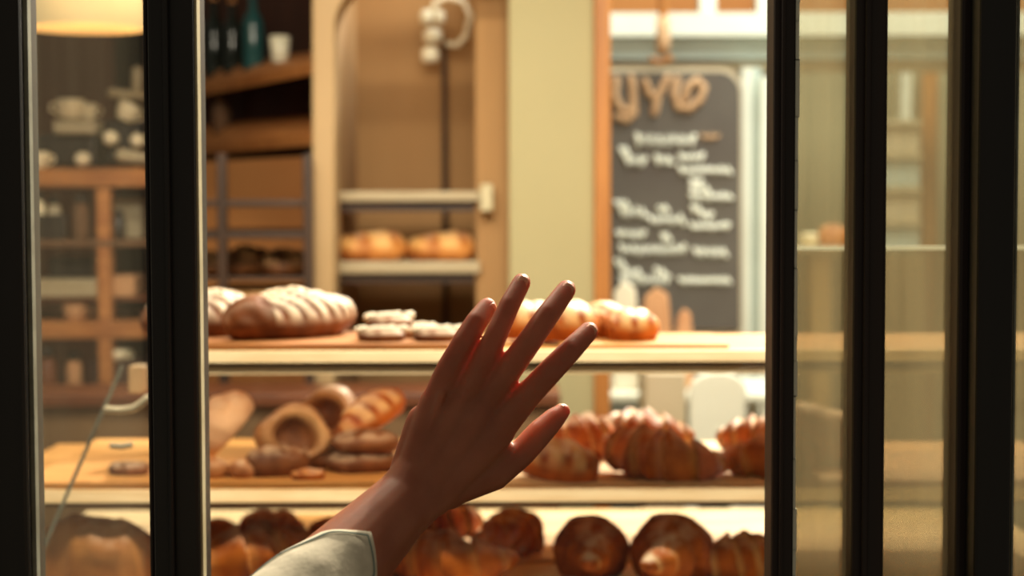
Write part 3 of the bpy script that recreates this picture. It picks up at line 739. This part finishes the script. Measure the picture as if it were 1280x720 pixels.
rows = [(796, 868, 176, 15, 5), (776, 786, 190, 12, 5), (782, 808, 202, 12, 5), (820, 840, 201, 12, 5), (850, 882, 197, 8, 5), (850, 913, 213, 8, 5),
        (864, 876, 228, 10, 4), (864, 888, 236, 8, 4), (864, 914, 246, 8, 4.5), (770, 786, 255, 8, 4.5), (776, 806, 266, 13, 5), (824, 834, 262, 7, 4), (812, 856, 275, 11, 5),
        (866, 878, 262, 9, 4), (876, 890, 270, 8, 4), (864, 912, 283, 8, 4.5), (772, 806, 293, 10, 5), (828, 838, 297, 10, 4.5), (776, 856, 313, 12, 5), (868, 908, 316, 10, 4.5),
        (770, 780, 330, 9, 4), (778, 800, 341, 8, 4), (820, 832, 340, 8, 4), (776, 836, 350, 12, 5), (850, 914, 351, 8, 4.5)]
stroke('menu_writing', [scrib(a, b, c_, d, 0) for a, b, c_, d, e in rows], M['chalk'], 3.8)
stroke('faint_writing', [scrib(878, 900, 171, 6, 0)], M['tanchalk'], 3)
# brass hook that the board hangs from
hk = thing('hanging_lamp', at(828, 80, 3.7), 'small tan hanging lamp in front of the white beam above the chalkboard', 'lamp')
MB().tube([at(829, -40, 3.7), at(829, 24, 3.7)], .010, 10).build('stem', M['oak'], hk)
MB().lathe(at(829, 70, 3.7), [(.013, 0), (.016, .03), (.014, .085)], 18).build('shade', M['tanchalk'], hk, smooth=True)
MB().tube([at(815, 74, 3.7), at(824, 78, 3.7), at(838, 73, 3.7)], .006, 10, 'round').build('hook', M['oak'], hk, smooth=True)
# street-side uprights seen through the rear window
up = [(874, 895, -60, 18, 4.1, 'white', 'white upright above the beam, left of the wooden panel'), (946, 962, -60, 22, 4.1, 'white', 'white upright above the beam beside the stile'),
      (1122, 1136, 60, 420, 4.2, 'white', 'narrow white post behind the wide dusty pane'), (1150, 1168, 56, 420, 4.18, 'oak', 'orange wooden post behind the wide dusty pane')]
for a0_, a1_, b0_, b1_, Y, mm, lab in up:
    tag(MB().pbox(a0_, a1_, b0_, b1_ if b1_ < 100 else 3000, Y, Y+.05).build('upright_post', M[mm], bevel=.003), lab, 'post')
for k, (y0, lab) in enumerate([(150, 'uppermost grey crate behind the wide dusty pane'), (192, 'second grey crate from the top behind the wide dusty pane'), (234, 'third grey crate from the top behind the wide dusty pane'), (276, 'lowest grey crate in view behind the wide dusty pane')]):
    a = at(1100, y0+36, 3.9)
    t = thing('crate', (at(1122, y0, 3.9).x, 3.9, a.z), lab, 'crate', 'grey crates behind the wide dusty pane')
    MB().pbox(1098, 1150, y0+8, y0+41.5, 3.9, 4.1).build('crate_body', M['greywhite'] if k % 2 else M['beige'], t, bevel=.004)
    MB().pbox(1096, 1152, y0, y0+8, 3.89, 4.11).build('crate_rim', M['steel'], t, bevel=.002)
t = tag(MB().pbox(1094, 1154, 318, 3000, 3.88, 4.12).build('crate_stand', M['beige'], bevel=.004), 'beige stand under the grey crates', 'stand')
# slim pedestal with a brown bag and a white cup, behind the narrow hazy pane
pd = MB().pbox(1014, 1038, 318, 3000, 3.6, 3.72); tag(pd.build('pedestal', M['cream'], bevel=.004), 'slim cream pedestal behind the narrow dusty pane', 'pedestal')
a = at(1000, 318, 3.58); b = at(1068, 310, 3.58)
tag(MB().box(a.x, b.x, 3.58, 3.78, a.z, b.z).build('pedestal_tray', M['beige'], bevel=.002), 'beige tray on top of the slim cream pedestal', 'tray')
o = local(loaf(.075, .06, .055, 71, lump=.004), 'brown_bun', B['rackloaf'])
place(o, 1042, 3.68, b.z, 0, sc=.95, label='domed brown bun on the tray behind the narrow dusty pane', cat='bread')
o = cup(1012, 3.66, b.z, .018, .03, 'small white cup beside the domed brown bun behind the dusty pane', rz=180); del o['group']
# ledge and things behind the case on the right
lg = thing('window_table', at(850, 493, 3.3), 'narrow white table behind the right half of the display case', 'table')
a = at(700, 503, 3.3); b = at(985, 492, 3.3)
MB().box(a.x, b.x, 3.3, 3.6, a.z, b.z).build('tabletop', M['white'], lg, bevel=.003)
for x in (a.x+.03, b.x-.03):
    for y in (3.33, 3.57): MB().box(x-.012, x+.012, y-.012, y+.012, 0, a.z).build('leg', M['white'], lg)
zt = b.z
def bag(px0, px1, py0, Y, d, m, label, ph):  # bag-shaped solids standing in for reflections in the chalkboard
    a = at(px0, py0, Y); b = at(px1, py0, Y)
    mb = MB(); w_ = (b.x-a.x); h = a.z-zt; n = 8
    xs = [a.x, b.x]
    P = [(a.x+w_*.08, Y, zt), (b.x-w_*.04, Y, zt), (b.x, Y+.01, zt+h*.5), (b.x-w_*.12, Y+d*.4, zt+h*.93), (a.x+w_*.5, Y+d*.42, zt+h), (a.x+w_*.14, Y+d*.4, zt+h*.9), (a.x, Y+.01, zt+h*.45)]
    Q = [(p[0], 2*Y+d-p[1], p[2]) for p in P]
    mb.add(P+Q, [tuple(range(7)), tuple(range(13, 6, -1))]+[(i, i+7, (i+1) % 7+7, (i+1) % 7) for i in range(7)])
    return tag(mb.build('paper_bag', m, bevel=.004), label, 'bag')  # bag shape standing in for a reflection in the chalkboard
bag(764, 800, 352, 3.36, .08, M['paper'], 'crumpled white paper bag at the foot of the chalkboard', 0)
bag(802, 842, 360, 3.34, .08, M['kraft'], 'peach-brown paper bag with a pointed top in front of the chalkboard', 1)
bag(846, 868, 386, 3.38, .06, M['kraft'], 'small brown paper bag right of the pointed one', 2)
# white chair back and beige box under the top shelf level
ch = thing('white_chair', (at(892, 600, 2.9).x, 2.95, 0), 'white chair with a rounded back behind the croissants', 'chair')
cp = []
for k in range(13):
    a = PI*k/12; cp.append(at(898-36*math.cos(a), 490-26*math.sin(a), 2.95))
cp += [at(926, 590, 2.95), at(862, 590, 2.95)]
MB().prism(cp, (0, .02, 0)).build('backrest', M['white'], ch, bevel=.005)
c0 = at(862, 590, 2.95); c1 = at(926, 590, 2.95); 
MB().box(c0.x-.14, c1.x+.14, 2.75, 3.0, .45, .49).build('seat', M['white'], ch, bevel=.01)
for x in (c0.x+.005, c1.x-.005): MB().tube([(x, 2.965, 0), (x, 2.965, c0.z+.02)], .012, 12).build('back_post', M['white'], ch)
for x in (c0.x-.12, c1.x+.12):
    for y in (2.78, 2.97): MB().tube([(x, y, 0), (x, y, .45)], .014, 12).build('leg', M['white'], ch)
for px0, px1, py0, py1, mm, lab, nm in ((806, 858, 466, 640, 'beige', 'tall beige box left of the white chair behind the croissants', 'tall_box'),
                                   (772, 804, 472, 492, 'steel', 'small grey box standing on the white table', 'small_box')):
    if nm == 'tall_box':
        a = at(px0, py0, 3.1); b = at(px1, py0, 3.1); tag(MB().box(a.x, b.x, 3.1, 3.25, 0, a.z).build(nm, M[mm], bevel=.004), lab, 'box')
    else:
        a = at(px0, py0, 3.4); b = at(px1, py0, 3.4); tag(MB().box(a.x, b.x, 3.4, 3.5, zt, a.z).build(nm, M[mm], bevel=.003), lab, 'box')

# ------------------------------------------------------------------ the customer's raised left hand and forearm
pz = thing('person', at(330, 900, 1.0), 'raised hand and forearm with spread fingers and a pale sleeve, in front of the bread', 'person')
hb = MB()
def limb(pts):   # (px, py, Y, radius in px)
    hb.tube([at(x, y, Y) for x, y, Y, r in pts], [pr(r, Y) for x, y, Y, r in pts], 20, 'round')
fingers = {
 'little': [(545, 505, 1.130, 20), (562, 462, 1.126, 17.5), (580, 428, 1.124, 15.5), (596, 402, 1.130, 14.5), (609, 384, 1.140, 12.5)],
 'ring':   [(580, 500, 1.128, 20), (604, 455, 1.120, 16.5), (622, 415, 1.118, 14.5), (637, 381, 1.126, 13.5), (652, 353, 1.138, 12)],
 'middle': [(606, 510, 1.126, 20), (634, 465, 1.118, 17.5), (661, 428, 1.114, 16), (686, 392, 1.122, 15), (708, 362, 1.136, 12.5)],
 'index':  [(622, 538, 1.124, 21), (656, 498, 1.118, 17.5), (686, 466, 1.114, 16.5), (713, 438, 1.122, 15), (736, 414, 1.136, 12.5)],
 'thumb':  [(566, 606, 1.130, 27), (618, 588, 1.138, 25), (652, 566, 1.142, 18), (676, 540, 1.144, 17), (694, 522, 1.150, 14), (703, 514, 1.153, 10.5)],
}
for f in fingers.values(): limb(f)
for (a, b) in (((545, 505, 1.130, 22), (515, 598, 1.120, 24)), ((578, 502, 1.128, 23), (523, 604, 1.120, 27)),
               ((604, 512, 1.126, 23), (532, 612, 1.120, 27)), ((622, 538, 1.126, 23), (540, 622, 1.122, 26)),
               ((531, 528, 1.135, 24), (509, 590, 1.128, 23)), ((618, 560, 1.135, 22), (560, 612, 1.13, 26))):
    limb([a, b])
for (a, b) in (((552, 492), (518, 590)), ((583, 492), (524, 598)), ((607, 502), (532, 606)), ((624, 530), (540, 618))):
    limb([(a[0], a[1], 1.1175, 5.5), ((a[0]+b[0])/2, (a[1]+b[1])/2, 1.1165, 4.5), (b[0], b[1], 1.117, 3)])
limb([(519, 600, 1.122, 35), (508, 622, 1.118, 40), (470, 662, 1.10, 47), (420, 716, 1.075, 58), (365, 775, 1.04, 70), (300, 850, 1.0, 82), (230, 930, .96, 88)])
limb([(530, 618, 1.122, 33), (500, 645, 1.115, 36), (455, 690, 1.09, 46)])
el = at(230, 930, .96); sh = Vector((-.42, .50, 1.02))
hb.tube([el, el.lerp(sh, .4), sh], [.040, .046, .055], 20, 'round')
arm = hb.build('hand_and_arm', M['skin'], pz, smooth=True)
rm = arm.modifiers.new('remesh', 'REMESH'); rm.mode = 'VOXEL'; rm.voxel_size = .0013; rm.use_smooth_shade = True
sm_ = arm.modifiers.new('smooth', 'SMOOTH'); sm_.factor = .6; sm_.iterations = 9
# fingernails on the back of each fingertip
for f, p in fingers.items():
    x1, y1, Y1, r1 = p[-1]; x0, y0, Y0, r0 = p[-2]
    A_ = at(x1, y1, Y1); D_ = (A_-at(x0, y0, Y0)).normalized(); R_ = pr(r1, Y1)
    n_ = Vector((0, -1, 0)); n_ = (n_-D_*n_.dot(D_)).normalized(); s_ = D_.cross(n_)
    if f == 'thumb': n_ = (n_*.6+s_*(-.8 if s_.x > 0 else .8)).normalized(); s_ = D_.cross(n_)
    if f == 'little': n_ = (n_*.75+s_*(.66 if s_.x > 0 else -.66)).normalized(); s_ = D_.cross(n_)
    mb = MB(); vs_ = []; fs_ = []
    for j in range(7):
        for k in range(7):
            u = (j/6-.5)*2; v = (k/6-.5)*2; L = R_*.75
            x = v*R_*.62*math.sqrt(max(0.1, 1-.55*u*u if u > 0 else 1-.35*u*u)); y = u*R_*.62-R_*.30
            h = math.sqrt(max(0, R_*R_-x*x-max(0, y)**2))*.93
            vs_.append(A_+D_*y+s_*x+n_*(h+.0003))
    for j in range(6):
        for k in range(6): a = j*7+k; fs_.append((a, a+1, a+8, a+7))
    mb.add(vs_, fs_); o = mb.build('fingernail', M['nail'], pz, smooth=True)
    so = o.modifiers.new('solid', 'SOLIDIFY'); so.thickness = .0004
# sleeve: its open cuff ends in a pointed corner shaped after the sunlit patch on the forearm
spath = [(452, 683, 1.089, 53), (420, 716, 1.075, 60), (365, 775, 1.04, 72), (300, 850, 1.0, 84), (230, 930, .96, 92)]
SP = [at(x, y, Y) for x, y, Y, r in spath]+[el.lerp(sh, .4), sh]; SR = [pr(r, Y) for x, y, Y, r in spath]+[.052, .062]
def spt(s, a, r_add):
    N = len(SP)-1; s = s*N; k = min(int(s), N-1); f_ = s-k
    p = SP[k].lerp(SP[k+1], f_); r = SR[k]*(1-f_)+SR[k+1]*f_+r_add
    t0 = (SP[k+1]-SP[k]).normalized(); t1 = (SP[min(k+2, N)]-SP[min(k+1, N-1)]).normalized(); t = t0.lerp(t1, f_).normalized()
    u = Vector((0, -1, 0)); u = (u-t*u.dot(t)).normalized(); q = t.cross(u)
    if q.x < 0: q = -q
    rr = r*(1+.02*math.sin(a*5+s*3)+.012*math.sin(s*9))
    return p+(u*math.cos(a)+q*math.sin(a))*rr
AC = -.16
def hem(a):     # a: angle from the camera side, positive towards the right edge of the arm
    d = (a-AC+PI) % (2*PI)-PI
    return .012+(.20*min(d, 1.4) if d > 0 else .2*min(-d, 2.4))
def sleeve_part(name, m, r_add, thick, f0, f1, nu, parent):
    vs_ = []; fs_ = []; nv = 96
    for i in range(nu+1):
        for j in range(nv):
            a = 2*PI*j/nv+AC; h0 = hem(a)+f0
            vs_.append(spt(h0+((1 if f1 is None else hem(a)+f1)-h0)*i/nu, a, r_add))
    for i in range(nu):
        for j in range(nv): a = i*nv+j; b = i*nv+(j+1) % nv; fs_.append((a, b, b+nv, a+nv))
    o = MB().add(vs_, fs_).build(name, m, parent, smooth=True)
    so = o.modifiers.new('solid', 'SOLIDIFY'); so.thickness = thick; so.offset = 1
    return o
sl = sleeve_part('sleeve', M['sleeve'], .0016, .0014, 0, None, 44, pz)
sleeve_part('sleeve_seam', M['hem'], .0034, .0006, .030, .037, 2, sl)
